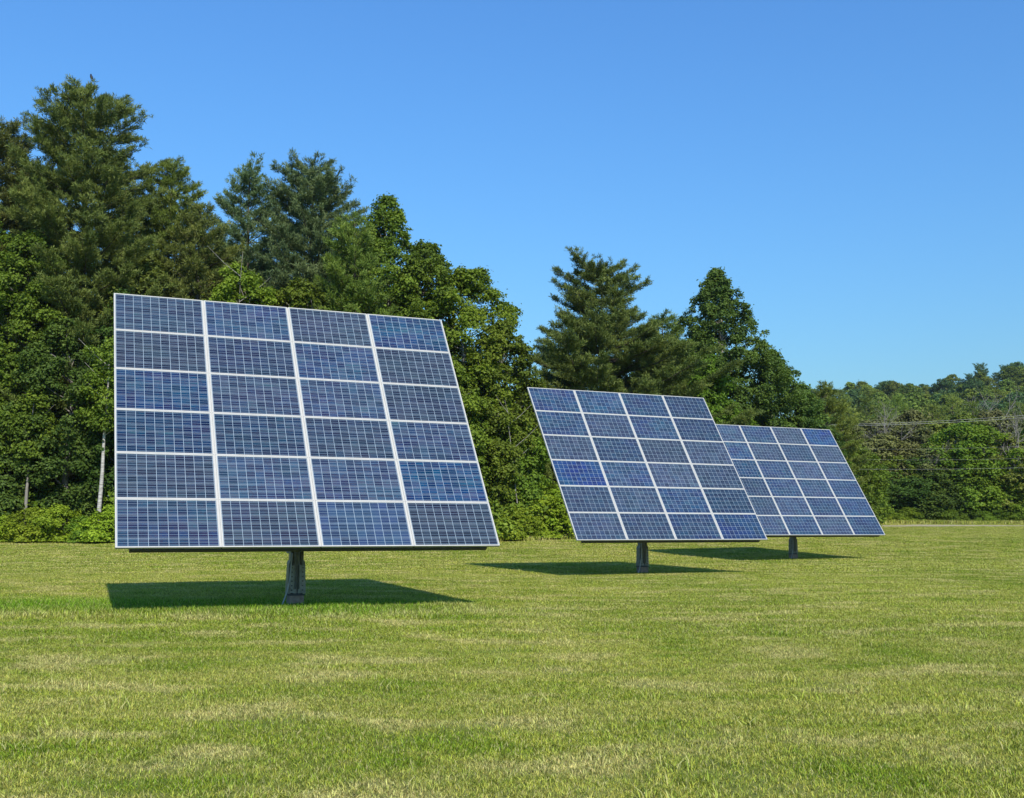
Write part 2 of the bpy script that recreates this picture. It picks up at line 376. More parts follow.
# ---------------------------------------------------------------- grass (stuff)
def patch_mesh(name, rad, nb, hgt, wid, seed, sprd=.9):
    r = np.random.default_rng(seed)
    rr = rad*np.sqrt(r.random(nb))*(.75+.25*r.random(nb)); th = r.random(nb)*2*np.pi
    # a little clumping
    cx = r.normal(0, rad*.5, (nb//14+1, 2)); idx = r.integers(0, len(cx), nb)
    P = np.stack([rr*np.cos(th), rr*np.sin(th)], -1)
    use = r.random(nb) < .35; P[use] = cx[idx[use]] + r.normal(0, .03*max(1, wid/.004), (use.sum(), 2))
    h = hgt*(.45+.75*r.random(nb)**1.5); ld = r.random(nb)*2*np.pi; lean = sprd*(.25+r.random(nb))
    d = np.stack([np.cos(ld), np.sin(ld)], -1)
    fd = ld + np.pi/2 + r.normal(0, .5, nb); s_ = np.stack([np.cos(fd), np.sin(fd)], -1)
    wv = wid*(.6+.8*r.random(nb))
    def pt(f, side, wf):
        xy = P + d*(lean*h*f*f)[:, None] + s_*(side*wv*wf*.5)[:, None]
        return np.concatenate([xy, (h*f*(1-.25*lean*f))[:, None]-.004], -1)
    V = np.stack([pt(0, -1, .7), pt(0, 1, .7), pt(.5, 1, 1), pt(.5, -1, 1), pt(1, 0, 0)], 1).reshape(-1, 3)
    b = np.arange(nb)[:, None]*5
    return make_mesh(name, V, [(b + np.array([[0, 1, 2, 3]]), 0), (b + np.array([[3, 2, 4]]), 0)], [M['blade']])

def grass_field(name, y0, y1, xfun, sp, patches, seed, label, P=None):
    r = np.random.default_rng(seed); pts = []; own = P
    y = y0
    while y < y1 and own is None:
        xa, xb = xfun(y); xx = np.arange(xa, xb, sp)
        pts.append(np.stack([xx + r.uniform(-.5, .5, len(xx))*sp, y + r.uniform(-.5, .5, len(xx))*sp], -1)); y += sp
    P = np.vstack(pts) if own is None else own
    P = P[P[:, 1] < treeline(P[:, 0]) + .5]
    near = (P[:, 0] > 25) & (np.abs(P[:, 1] - np.interp(P[:, 0], [24, 34, 45, 90], [88, 95.5, 93.5, 88])) < 3.2 - 1.2*r.random(len(P)))
    P = P[~near]
    V = np.concatenate([P, gz(P[:, 0], P[:, 1])[:, None]], -1)
    me = bpy.data.meshes.new(name); me.vertices.add(len(V)); me.vertices.foreach_set('co', V.astype(np.float32).ravel())
    a_ = me.attributes.new('spin', 'FLOAT_VECTOR', 'POINT')
    sl_ = np.arctan((gz(P[:, 0], P[:, 1]+1.2)-gz(P[:, 0], P[:, 1]-1.2))/2.4)
    eu = [tuple((Matrix.Rotation(t_, 3, 'X') @ Matrix.Rotation(z_, 3, 'Z')).to_euler('XYZ')) for t_, z_ in zip(sl_, r.random(len(V))*6.283)]
    a_.data.foreach_set('vector', np.array(eu, dtype=np.float32).ravel())
    a_ = me.attributes.new('size', 'FLOAT', 'POINT'); a_.data.foreach_set('value', r.uniform(.85, 1.15, len(V)).astype(np.float32))
    a_ = me.attributes.new('pick', 'INT', 'POINT'); a_.data.foreach_set('value', r.integers(0, len(patches), len(V)).astype(np.int32))
    o = link(name, me); tag(o, label, 'grass', kind='stuff')
    ng = bpy.data.node_groups.new(name, 'GeometryNodeTree')
    ng.interface.new_socket('Geometry', in_out='INPUT', socket_type='NodeSocketGeometry')
    ng.interface.new_socket('Geometry', in_out='OUTPUT', socket_type='NodeSocketGeometry')
    gi = ng.nodes.new('NodeGroupInput'); go = ng.nodes.new('NodeGroupOutput')
    m2p = ng.nodes.new('GeometryNodeMeshToPoints'); ng.links.new(gi.outputs[0], m2p.inputs[0])
    jn = ng.nodes.new('GeometryNodeJoinGeometry')
    def attr(nm, t):
        n_ = ng.nodes.new('GeometryNodeInputNamedAttribute'); n_.data_type = t; n_.inputs[0].default_value = nm; return n_.outputs[0]
    for k, pm in enumerate(patches):
        src = bpy.data.objects.new('grass_patch', pm)          # never linked: geometry source only
        oi = ng.nodes.new('GeometryNodeObjectInfo'); oi.inputs[0].default_value = src
        iop = ng.nodes.new('GeometryNodeInstanceOnPoints')
        cmp_ = ng.nodes.new('FunctionNodeCompare'); cmp_.data_type = 'INT'; cmp_.operation = 'EQUAL'
        ng.links.new(attr('pick', 'INT'), cmp_.inputs[2]); cmp_.inputs[3].default_value = k
        ng.links.new(m2p.outputs[0], iop.inputs['Points']); ng.links.new(cmp_.outputs[0], iop.inputs['Selection'])
        ng.links.new(oi.outputs['Geometry'], iop.inputs['Instance'])
        ng.links.new(attr('spin', 'FLOAT_VECTOR'), iop.inputs['Rotation']); ng.links.new(attr('size', 'FLOAT'), iop.inputs['Scale'])
        ng.links.new(iop.outputs[0], jn.inputs[0])
    ng.links.new(jn.outputs[0], go.inputs[0])
    md = o.modifiers.new('grass', 'NODES'); md.node_group = ng
    return o
pA = [patch_mesh('patch', .75, 4300, .040, .0046, 10+k) for k in range(4)]
pB = [patch_mesh('patch', 1.3, 5200, .050, .0075, 20+k) for k in range(4)]
pC = [patch_mesh('patch', 2.9, 6500, .06, .017, 30+k) for k in range(4)]
wedge = lambda y: (-.56*y-9, .56*y+9)
grass_field('near_grass', 1.0, 15.5, wedge, .70, pA, 1, 'short mown yellow green grass in the foreground of the field')
grass_field('middle_grass', 15.5, 36, wedge, 1.15, pB, 2, 'mown grass of the middle of the field around the front pole')
grass_field('far_grass', 36, 104, wedge, 2.5, pC, 3, 'mown grass of the far field reaching the trees')

r_ = np.random.default_rng(9)
xx = np.concatenate([r_.uniform(24, 75, 260), r_.uniform(24, 75, 120)]); yy = treeline(xx) - r_.uniform(0, 3.2, len(xx))**1.0
grass_field('tall_grass', 0, 0, None, 1, [patch_mesh('patch', .9, 150, .34, .035, 40+k, .35) for k in range(3)], 4, 'tall yellowish unmown grass between the dirt track and the wood', np.stack([xx, yy], -1))
xx = r_.uniform(-42, 24, 330); yy = treeline(xx) - .2 - r_.uniform(0, 1.0, len(xx))**2*1.1
grass_field('wood_edge_grass', 0, 0, None, 1, [patch_mesh('patch', .7, 200, .30, .026, 50+k, .5) for k in range(3)], 5, 'longer grass and weeds along the foot of the bushes', np.stack([xx, yy], -1))
xx = r_.normal(-6.0, 2.6, 420); yy = 19.3 + r_.normal(0, .75, len(xx)) + .02*xx
grass_field('lush_grass', 0, 0, None, 1, [patch_mesh('patch', .35, 150, .11, .009, 60+k, .7) for k in range(3)], 6, 'longer lush green grass around the foot of the nearest solar array', np.stack([xx, yy], -1))
xs_, ys_ = [], []
for k in range(420):
    y_ = 6 + 34*r_.random()**1.2; xs_.append(r_.uniform(-.56*y_-2, .56*y_+2)); ys_.append(y_)
grass_field('grass_tufts', 0, 0, None, 1, [patch_mesh('patch', .13, 46, .105, .007, 70+k, .9) for k in range(4)], 8, 'scattered longer tufts standing out of the mown lawn', np.stack([xs_, ys_], -1))

# ---------------------------------------------------------------- solar arrays
MW, MH, NC, NR = 6.66/4, 5.774/6, 4, 6
AW, AH = MW*NC, MH*NR
FW, FH, FD, GAP = .026, .020, .045, .020
def module_meshes(deep=False):
    b = MB(); w_, h_ = MW-GAP, MH-.004
    x, y = w_/2, h_/2
    # frame ring: four mitred bars, flush butt
    b.box((0, y-FH/2, 0), (w_, FH, FD)); b.box((0, -y+FH/2, 0), (w_, FH, FD))
    b.box((-x+FW/2, 0, 0), (FW, h_-2*FH, FD)); b.box((x-FW/2, 0, 0), (FW, h_-2*FH, FD))
    fr = b.mesh('frame', M['frame'])
    c = MB(); c.box((0, 0, .014), (w_-2*FW, h_-2*FH, .006)); la = c.mesh('laminate', M['cells_deep' if deep else 'cells'])
    la.materials.append(M['backsheet'])
    for p_ in la.polygons:
        if p_.normal.z < -.5: p_.material_index = 1
    j = MB(); j.box((0, .30, -.003), (.12, .10, .024)); jb = j.mesh('junction_box', M['rubber'])
    return fr, la, jb
fr_me, la_me, jb_me = module_meshes(); la_deep = module_meshes(True)[1]

def solar_array(loc, yaw, tilt, zc, label, deep=()):
    """loc: foot of mast; zc: height of the mast head; plane leans back by tilt from horizontal"""
    g0 = float(gz(loc[0], loc[1]))
    root = empty('solar_array', (loc[0], loc[1], g0), label, 'solar array', 'pole mounted solar arrays in the field')
    root.rotation_euler.z = yaw
    H = zc - g0
    OFF = .303
    up = np.array([0, math.cos(tilt), math.sin(tilt)]); n_ = np.array([0, -math.sin(tilt), math.cos(tilt)]); ux = np.array([1., 0, 0])
    Rm = np.stack([ux, up, n_], 1)                       # panel axes -> local
    C = np.array([0, 0, H]) + n_*OFF
    rot = Matrix(Rm.tolist()).to_euler()
    pos = lambda a_, b_, c_: C + ux*a_ + up*b_ + n_*c_
    for r_ in range(NR):
        for c_ in range(NC):
            p_ = pos((c_-(NC-1)/2)*MW, ((NR-1)/2-r_)*MH, 0)
            m_ = link('solar_module', la_deep if (r_, c_) in deep else la_me, root, p_); m_.rotation_euler = rot
            link('frame', fr_me, m_); link('junction_box', jb_me, m_)
    for xr in (-1, 0, 1):
        b = MB(); b.box(pos(xr*MW, 0, .004), (GAP-.004, AH-.012, .02), Rm); b.build('cover_strip', M['frame'], root)
    # rails under the modules (up the slope), cross beams behind them, torque tube
    for xr in (-2.95, -1.0, 1.0, 2.95):
        b = MB(); b.box(pos(xr, 0, -.048), (.05, AH-.10, .05), Rm); bevel(b.build('rail', M['galv'], root), .003)
    for yr in (-2.84, -1.2, 1.2, 2.78):
        b = MB(); wd = AW-.46 if abs(yr) > 2 else AW-.9
        b.box(pos(0, yr, -.112), (wd, .07, .076), Rm); bevel(b.build('cross_beam', M['steel_dark'], root), .004)
    for xr in (-.55, .55):
        b = MB(); b.box(pos(xr, 0, -.225), (.10, 5.2, .10), Rm); bevel(b.build('strongback', M['galv'], root), .004)
    b = MB(); b.tube([(-.75, 0, H), (.75, 0, H)], .09, 20); b.build('torque_tube', M['galv'], root)
    for s in (-1, 1):
        b = MB(); b.box((s*.30, 0, H-.14), (.02, .30, .42)); bevel(b.build('bearing_plate', M['galv'], root), .003)
    # slew head
    b = MB(); b.tube([(0, 0, H-.62), (0, 0, H-.60), (0, 0, H-.42), (0, 0, H-.36)], [.20, .22, .22, .16], 24); b.box((0, 0, H-.35), (.56, .26, .03))
    b.build('slew_drive', M['steel_dark'], root)
    # tilt actuator
    a0 = np.array([.0, .16, H-.55]); a1 = pos(0, 1.2, -.17); mid = a0 + (a1-a0)*.55
    b = MB(); b.tube([a0, mid], .045, 14); act = b.build('actuator', M['galv'], root)
    b = MB(); b.tube([mid, a1], .022, 12); b.build('piston', M['frame'], act)
    # mast: steel post with flange ribs, widened bolted sleeve at the foot, on a concrete block
    fb = .20
    b = MB(); b.tube([(0, 0, fb+.02), (0, 0, H-.60)], .082, 24, True)
    for s in (-1, 1):
        b.box((s*.112, 0, (fb+H-.62)/2), (.022, .16, H-.66-fb)); b.box((s*.094, 0, (fb+H-.62)/2), (.02, .04, H-.70-fb))
    b.build('mast', M['galv'], root)
    b = MB(); b.box((0, 0, fb+.011), (.30, .30, .022)); b.box((0, 0, fb+.031), (.22, .22, .016)); bevel(b.build('base_plate', M['steel_dark'], root), .003)
    b = MB(); top = fb+.64
    for s in (-1, 1):
        x0, x1 = s*.126, s*.157
        # tapering gusset plates, wider below
        Vv = [(s*.125, -.10, fb+.03), (s*.170, -.10, fb+.03), (s*.152, -.10, top-.06), (s*.136, -.10, top), (s*.125, -.10, top),
              (s*.125, .10, fb+.03), (s*.170, .10, fb+.03), (s*.152, .10, top-.06), (s*.136, .10, top), (s*.125, .10, top)]
        b.add(Vv, [[k, (k+1) % 5, (k+1) % 5+5, k+5] for k in range(5)] + [[0, 1, 2, 4], [5, 9, 7, 6]], [[2, 3, 4], [7, 9, 8]])
    for s in (-1, 1): b.box((s*.045, -.112, fb+.03+.27), (.05, .03, .52))
    b.box((.100, -.118, fb+.30), (.055, .02, .50)); b.box((-.100, -.118, fb+.30), (.055, .02, .50))
    sl_ = b.build('sleeve', M['galv'], root)
    for s in (-1, 1):
        for k in range(6):
            q = MB(); q.tube([(s*.100, -.129, fb+.10+k*.082), (s*.100, -.146, fb+.10+k*.082)], .014, 6); q.build('bolt', M['steel_dark'], sl_)
    b = MB(); b.box((0, 0, fb/2-.15), (.27, .27, fb+.30)); bevel(b.build('concrete_footing', M['concrete'], root), .012)
    # conduits down the mast, one loose cable curving out to the lawn
    for s, r_ in ((-.035, .012), (.03, .009), (.0, .007)):
        b = MB(); b.tube([(s, -.092, H-.75), (s, -.093, fb+.80), (s, -.145, fb+.60), (s, -.150, fb+.12)], r_, 8); b.build('conduit', M['rubber'], root, True)
    t = np.linspace(0, 1, 22)
    P = np.array([(-.10, -.12, fb+.78), (-.125, -.16, fb+.55), (-.14, -.18, fb+.35), (-.18, -.20, fb+.15), (-.28, -.24, .06), (-.36, -.26, -.05)])
    tt = np.linspace(0, 1, len(P)); PP = np.stack([np.interp(t, tt, P[:, k]) for k in range(3)], -1)
    PP[1:-1] = (PP[:-2]+PP[1:-1]*2+PP[2:])/4
    b = MB(); b.tube(PP, .013, 8); b.build('cable', M['box'], root, True)
    b = MB(); b.box((0, .20, fb+.95), (.26, .14, .36)); bx = bevel(b.build('control_box', M['box'], root), .008)
    return root
YAW, TILT = R(24.0), R(55.05)
solar_array((-4.017, 20.507), R(23.65), R(55.28), 3.285, 'largest blue solar array nearest the camera, standing left of the others on its steel pole', ((5, 2),))
solar_array((4.077, 34.149), R(24.6), R(54.98), 3.19, 'middle one of the three blue solar arrays, overlapping the corner of the farthest one', ((5, 3), (3, 0)))
solar_array((12.022, 46.812), R(24.1), R(54.92), 3.20, 'farthest blue solar array at the right, its left edge hidden behind the middle one', ((0, 3),))

# ---------------------------------------------------------------- trees
def kite(P, Nn, L_, W_, r):
    n = len(P); T = r.normal(size=(n, 3)); Nn = Nn/(np.linalg.norm(Nn, axis=1)[:, None]+1e-9)
    T -= Nn*(T*Nn).sum(1)[:, None]; T /= np.linalg.norm(T, axis=1)[:, None]+1e-9; B = np.cross(Nn, T)
    L_ = (L_*(.6+.8*r.random(n)))[:, None]; W_ = (W_*(.6+.8*r.random(n)))[:, None]
    bend = Nn*(L_*.12)
    V = np.stack([P-T*L_*.5-bend, P+B*W_*.5-T*L_*.08, P+T*L_*.5-bend, P-B*W_*.5-T*L_*.08], 1).reshape(-1, 3)
    return V, np.arange(n*4).reshape(-1, 4)

PROF = {
 'round': [(0, .45), (.15, .8), (.4, 1), (.65, .95), (.85, .72), (.95, .48), (1, .25)],
 'cone': [(0, .85), (.25, 1), (.5, .88), (.72, .66), (.86, .48), (.95, .32), (1, .18)],
 'tall': [(0, .6), (.2, .95), (.5, 1), (.75, .85), (.9, .58), (1, .28)],
 'peak': [(0, .8), (.3, 1), (.55, .95), (.7, .80), (.82, .56), (.92, .33), (1, .1)],
 'dome': [(0, .7), (.3, 1), (.6, .97), (.75, .85), (.85, .68), (.93, .50), (1, .24)],
 'bush': [(0, .85), (.3, 1), (.7, .85), (.9, .5), (1, .2)],
}
def broadleaf(h, rad, prof='round', base=.06, nleaf=40000, leaf=.2, clump=.95, seed=0, ncl=None, trunk_r=None, irr=.36, fill=.45):
    r = np.random.default_rng(seed)
    pf = np.array(PROF[prof]); z0 = h*base; ch = h - z0
    ncl = ncl or int(max(40, ch*rad*4.6/clump**2))
    t = r.random(ncl)**.95; R0 = np.interp(t, pf[:, 0], pf[:, 1])*rad
    th = r.random(ncl)*2*np.pi
    lob = 1 + irr*(.6*np.sin(th*2+r.random()*6+t*5)+.4*np.sin(th*3+r.random()*6-t*9)) + r.normal(0, irr*.35, ncl)
    rr = np.clip(R0*lob - clump*.4, 0.05, None)*np.where(r.random(ncl) < fill, r.random(ncl)**.5, .86+.14*r.random(ncl))
    C = np.stack([rr*np.cos(th), rr*np.sin(th), z0 + t*ch - clump*.3], -1)
    cr = clump*(.4+.95*r.random(ncl)**1.3)*(1-.42*t)
    wgt = cr**2; cnt = r.multinomial(nleaf, wgt/wgt.sum())
    idx = np.repeat(np.arange(ncl), cnt); n = len(idx)
    d = r.normal(size=(n, 3)); d /= np.linalg.norm(d, axis=1)[:, None]
    fl = (d[:, 2] < -.25) & (r.random(n) < .6); d[:, 2] = np.where(fl, -d[:, 2], d[:, 2])
    bump = 1 + .38*np.sin(d[:, 0]*7+idx)*np.sin(d[:, 1]*6+idx*1.7)*np.sin(d[:, 2]*5+idx*.6)
    rad_ = cr[idx]*(.45+.6*r.random(n)**.6)*bump
    out = C[idx]*[1, 1, 0]; out /= np.linalg.norm(out, axis=1)[:, None]+1e-6
    P = C[idx] + d*rad_[:, None]*[1.08, 1.08, .86]
    fz = r.random(n) < .12; P[fz] += r.normal(0, clump*.24, (fz.sum(), 3))
    P[:, 2] -= .12*cr[idx]*(rad_/cr[idx])**2
    Nn = d*.55 + out*.25 + [0, 0, .5] + r.normal(size=(n, 3))*.45
    P[:, 2] = np.maximum(P[:, 2], .12)
    V, Fq = kite(P, Nn, leaf, leaf*.72, r)
    # wood
    b = MB(); tr = trunk_r or .016*h+.04
    zz = np.linspace(-.3, h*.82, 9); wob = np.cumsum(r.normal(0, h*.006, (9, 2)), 0); wob[0] = 0
    tp = np.concatenate([wob, zz[:, None]], -1); b.tube(tp, np.interp(zz, [-.3, .3, h*.82], [tr*1.3, tr, tr*.15]), 8, False)
    order = r.permutation(ncl)[:min(ncl, 46)]
    for k in order:
        c = C[k]; za = max(z0*.6, c[2]-.35*np.hypot(c[0], c[1])-.4); za = min(za, h*.78)
        a0 = np.array([np.interp(za, zz, tp[:, 0]), np.interp(za, zz, tp[:, 1]), za]); m_ = (a0+c)/2 + r.normal(0, .15, 3) + [0, 0, -.1]
        rb = tr*.32*(1-za/h)+.015
        b.tube(np.array([a0, m_, c]), [rb, rb*.6, rb*.2], 5, False)
    return (V, Fq), b

def pine(h, rad, seed=0, base=.08, prof=None, tuft=.26, dens=2.7, whorl=.88, gap=.0, nb=13, up=.34):
    r = np.random.default_rng(seed)
    pf = np.array(prof or [(0, .8), (.12, .95), (.3, 1), (.5, .82), (.7, .58), (.85, .36), (.95, .18), (1, .05)])
    b = MB(); z0 = h*base; tr = .013*h+.05
    zz = np.linspace(-.3, h*.985, 12); wob = np.cumsum(r.normal(0, h*.0022, (12, 2)), 0); wob[0] = 0; wob -= wob[-1]*np.linspace(0, 1, 12)[:, None]
    tp = np.concatenate([wob, zz[:, None]], -1); b.tube(tp, np.interp(zz, [-.3, .3, h], [tr*1.25, tr, .02]), 9, False)
    TP = []; TD = []; z = h*.965
    side = r.random()*6
    while z > z0:
        t = (z-z0)/(h-z0); L0 = np.interp(t, pf[:, 0], pf[:, 1])*rad
        for a_ in np.linspace(0, 2*np.pi, r.integers(6, 10), endpoint=False) + r.random()*6:
            if r.random() < gap: continue
            L_ = L0*(.68+.46*r.random())*(1+.12*np.sin(a_*2+side+t*7)); L_ = max(L_*(1-.35*max(0, (t-.88)/.12)), .25)
            if r.random() < .08: L_ *= 1.25
            el = up*(t**2.2)*1.6 + .05 + r.normal(0, .10); L_ = L_/max(.6, math.cos(el))
            q = np.linspace(0, 1, 7); rr_ = L_*q*math.cos(el)
            zc = L_*q*math.sin(el) - .10*L_*np.sin(q*np.pi)*(1-t) + .14*L_*q**3*(1-.5*t)
            az = a_ + .18*r.normal()*q
            x0, y0 = np.interp(z, zz, tp[:, 0]), np.interp(z, zz, tp[:, 1])
            zj = z + r.normal(0, .15)
            BP = np.stack([x0+rr_*np.cos(az), y0+rr_*np.sin(az), zj+zc], -1)
            rb = .012+.012*L_
            b.tube(BP, np.linspace(rb, .008, 7), 4, False)
            # twigs
            nt_ = int(max(3, L_*3.4*dens)); s = r.random(nt_)**.75*.85+.15; s = np.sort(s)
            s[-1] = 1
            for u_ in s:
                p0 = np.array([np.interp(u_, q, BP[:, k]) for k in range(3)])
                tl = .5*L_*(1-u_*.72)*(.35+.65*r.random())*(.6+.4*min(1, u_*3)); tl = min(max(tl, .25), 1.7)
                sg = 1 if r.random() < .5 else -1; ta = a_ + sg*(.55+.5*r.random())
                m_ = max(1, int(tl/(tuft*.62)+.5)); ss = (np.arange(m_)+1)/m_
                tz = tl*ss*(.12+.25*t+r.normal(0, .1)) + .10*r.random(m_)
                TP.append(np.stack([p0[0]+tl*ss*np.cos(ta), p0[1]+tl*ss*np.sin(ta), p0[2]+tz], -1))
                TD.append(np.stack([np.cos(ta)*np.ones(m_), np.sin(ta)*np.ones(m_), 1.3*np.ones(m_)], -1))
        z -= whorl*(.55+.6*t if False else .75)*(.8+.4*r.random())
    for k in range(16):
        f_ = r.random()**.7; TP.append(np.array([[np.interp(h*.985, zz, tp[:, 0])+r.normal(0, .22*(1.1-f_)), np.interp(h*.985, zz, tp[:, 1])+r.normal(0, .22*(1.1-f_)), h*(.93+.075*f_)]])); TD.append(np.array([[0, 0, 1.]]))
    P = np.vstack(TP); D = np.vstack(TD); D /= np.linalg.norm(D, axis=1)[:, None]
    n = len(P)*nb
    C = np.repeat(P, nb, 0) + r.normal(0, tuft*.18, (n, 3)); d = np.repeat(D, nb, 0) + r.normal(0, .75, (n, 3)); d[:, 2] += .12
    d /= np.linalg.norm(d, axis=1)[:, None]
    L_ = tuft*(.6+.7*r.random(n))[:, None]; sd_ = np.cross(d, r.normal(size=(n, 3))); sd_ /= np.linalg.norm(sd_, axis=1)[:, None]
    W_ = tuft*.15
    V = np.stack([C - sd_*W_*.35, C + d*L_*.55 + sd_*W_*.5, C + d*L_, C + d*L_*.5 - sd_*W_*.5], 1).reshape(-1, 3)
    V[:, 2] = np.maximum(V[:, 2], .1)
    return (V, np.arange(n*4).reshape(-1, 4)), b

def bare(h, rad, seed=0):
    r = np.random.default_rng(seed); b = MB()
    def grow(p, d, L_, rb, lev):
        n_ = 5; P = [p]
        for k in range(n_): d = d + r.normal(0, .12, 3) + [0, 0, .04]; d = d/np.linalg.norm(d); P.append(P[-1]+d*L_/n_)
        b.tube(np.array(P), np.linspace(rb, rb*.45, n_+1), 5 if lev else 7, False)
        if lev >= 4: return
        for k in range(5 if lev < 2 else 4):
            q = P[r.integers(2, n_+1)]; nd = d + r.normal(0, .6, 3); nd[2] += .1; nd = nd/np.linalg.norm(nd)
            grow(q, nd, L_*(.5+.2*r.random()), rb*.5, lev+1)
    grow(np.array([0, 0, -.2]), np.array([0, 0, 1.]), h*.6, .012*h+.03, 0)
    return b

def normalise(cr, wd, h):
    k = h/np.partition(cr[0][:, 2], -12)[-12]
    cr[0][:, 2] *= k
    for v in wd.V: v[:, 2] *= k
def px2x(px, y): return (px-512)/F*y
def top_h(py, y, x): return (HOR-py)/F*y + CAMH - float(gz(x, y))

def plant(name, loc, crown, wood, leafm, barkm, label, cat, group=None, rz=0., sc=(1, 1, 1)):
    root = empty(name, loc, label, cat, group); root.rotation_euler.z = rz; root.scale = sc
    if wood is not None: link('trunk' if cat != 'bush' else 'stem', wood.mesh('wood', barkm, True), root)
    if crown is not None: link('crown' if cat != 'bush' else 'foliage', make_mesh('crown', crown[0], [(crown[1], 0)], [leafm]), root)
    return root
def copy_tree(o, loc, rz, sc, label=None, group=None):
    c = o.copy(); COL.objects.link(c); c.location = loc; c.rotation_euler.z = rz; c.scale = sc
    if label: c['label'] = label
    if group: c['group'] = group
    for ch in o.children:
        d = ch.copy(); COL.objects.link(d); d.parent = c
    return c

# name kind: (kind, px, py of the top, depth, half width in px, profile/variant, material, label)
widepine = [(0, .75), (.18, .95), (.40, 1), (.54, .86), (.62, .78), (.70, .50), (.82, .42), (.93, .34), (1, .16)]
bigpine = [(0, .8), (.3, 1), (.5, 1), (.62, .95), (.74, .82), (.84, .66), (.92, .46), (.97, .30), (1, .14)]
slimpine = [(0, 1), (.3, 1), (.5, .92), (.7, .74), (.85, .5), (.94, .28), (1, .08)]
NEAR = [
 ('pine', 74, 66, 63, 82, dict(prof=bigpine, seed=1, gap=.05), 'needle', 'tallest pine at the left with a broad jagged crown and a bird on top'),
 ('pine', -18, 108, 66, 62, dict(prof=bigpine, seed=2), 'needle', 'tall pine cut off by the left edge of the photo beside the tallest pine'),
 ('pine', 162, 150, 67, 60, dict(prof=slimpine, seed=3), 'needle_olive', 'pine with a narrow pointed top just right of the tallest pine'),
 ('pine', 192, 198, 64, 56, dict(prof=slimpine, seed=4), 'needle', 'lower olive pine filling the gap between two pointed pine tops'),
 ('pine', 241, 153, 70, 56, dict(prof=slimpine, seed=5, dens=2.2, gap=.04, up=.45), 'needle_blue', 'slender open bluish pine with sky showing between its branches'),
 ('pine', 306, 146, 68, 66, dict(prof=bigpine, seed=6, gap=.03, up=.42), 'needle_blue', 'broad topped bluish pine above the second column of the nearest array'),
 ('pine', 350, 205, 62, 50, dict(prof=slimpine, seed=7, up=.35), 'needle_olive', 'soft olive pine between the bluish pine and the dark green broadleaf tree'),
 ('leaf', 385, 188, 65, 66, dict(prof='peak', seed=8), 'leaf', 'pointed broadleaf tree rising right of the pines behind the nearest array'),
 ('leaf', 424, 236, 64, 50, dict(prof='dome', seed=9), 'leaf', 'broadleaf tree behind the top right corner of the nearest array'),
 ('leaf', 465, 262, 64, 58, dict(prof='dome', seed=10), 'leaf_bright', 'yellow green broadleaf tree at the right end of the left tree group'),
 ('leaf', 498, 318, 62, 38, dict(prof='dome', seed=11), 'leaf', 'small rounded broadleaf tree just left of the gap of open sky'),
 ('leaf', 538, 385, 67, 42, dict(prof='dome', seed=12), 'leaf_olive', 'low olive broadleaf tree below the gap of sky between the two nearer arrays'),
 ('pine', 602, 252, 70, 112, dict(prof=widepine, seed=34, gap=.0, whorl=.95, dens=2.9, up=.22), 'needle', 'wide layered pine towering behind the middle array'),
 ('pine', 664, 308, 73, 50, dict(prof=slimpine, seed=14, up=.3), 'needle_olive', 'lower pine on the right shoulder of the wide layered pine'),
 ('leaf', 720, 263, 75, 60, dict(prof='peak', seed=15, clump=.55), 'leaf_dark', 'tall dark green broadleaf tree behind the gap between the two farther arrays'),
 ('leaf', 710, 352, 69, 30, dict(prof='round', seed=16, clump=.5), 'leaf_bright', 'small bright green tree in front of the tall dark broadleaf tree'),
 ('leaf', 774, 346, 78, 46, dict(prof='peak', seed=17, clump=.55), 'leaf_dark', 'dark broadleaf tree stepping down to the right behind the farthest array'),
 ('leaf', 802, 380, 78, 30, dict(prof='dome', seed=18, clump=.55), 'leaf_dark', 'smallest dark broadleaf tree at the right end of the middle tree group'),
 ('pine', 827, 379, 88, 34, dict(prof=slimpine, seed=19, up=.3), 'needle_olive', 'young yellowish pine standing alone at the foot of the hill above the farthest array'),
 # front row of broadleaf growth along the field
 ('leaf', 18, 228, 60.5, 56, dict(prof='round', seed=20), 'leaf', 'large leafy tree in front of the pines at the left edge'),
 ('leaf', 62, 318, 59.5, 44, dict(prof='tall', seed=21, base=.15), 'leaf_dark', 'leafy tree in the front row left of the birch trunk'),
 ('leaf', 122, 288, 60.5, 42, dict(prof='tall', seed=22, base=.2), 'leaf_dark', 'leafy tree partly hidden by the left edge of the nearest array'),
 ('leaf', 140, 252, 62.5, 34, dict(prof='round', seed=23, base=.3), 'leaf_olive', 'light olive treetop directly above the top left corner of the nearest array'),
 ('leaf', 235, 262, 61, 46, dict(prof='round', seed=24, base=.3), 'leaf_bright', 'light green treetop above the second module column of the nearest array'),
 ('leaf', 300, 275, 61, 42, dict(prof='round', seed=25, base=.3), 'leaf', 'treetop peeking over the third module column of the nearest array'),
 ('leaf', 8, 395, 58.8, 36, dict(prof='round', seed=26), 'leaf_dark', 'low leafy tree standing in the shade at the left edge of the field'),
 ('leaf', -50, 200, 61, 60, dict(prof='round', seed=27), 'leaf', 'leafy tree beyond the left edge of the photo'),
 ('leaf', 515, 420, 62, 34, dict(prof='round', seed=28), 'leaf', 'low leafy tree between the nearest and the middle array'),
 ('leaf', 450, 360, 60.5, 40, dict(prof='round', seed=29), 'leaf', 'leafy tree close behind the right edge of the nearest array'),
]
bark_for = {'pine': 'bark', 'leaf': 'bark_grey'}
made = {}
tallest = None
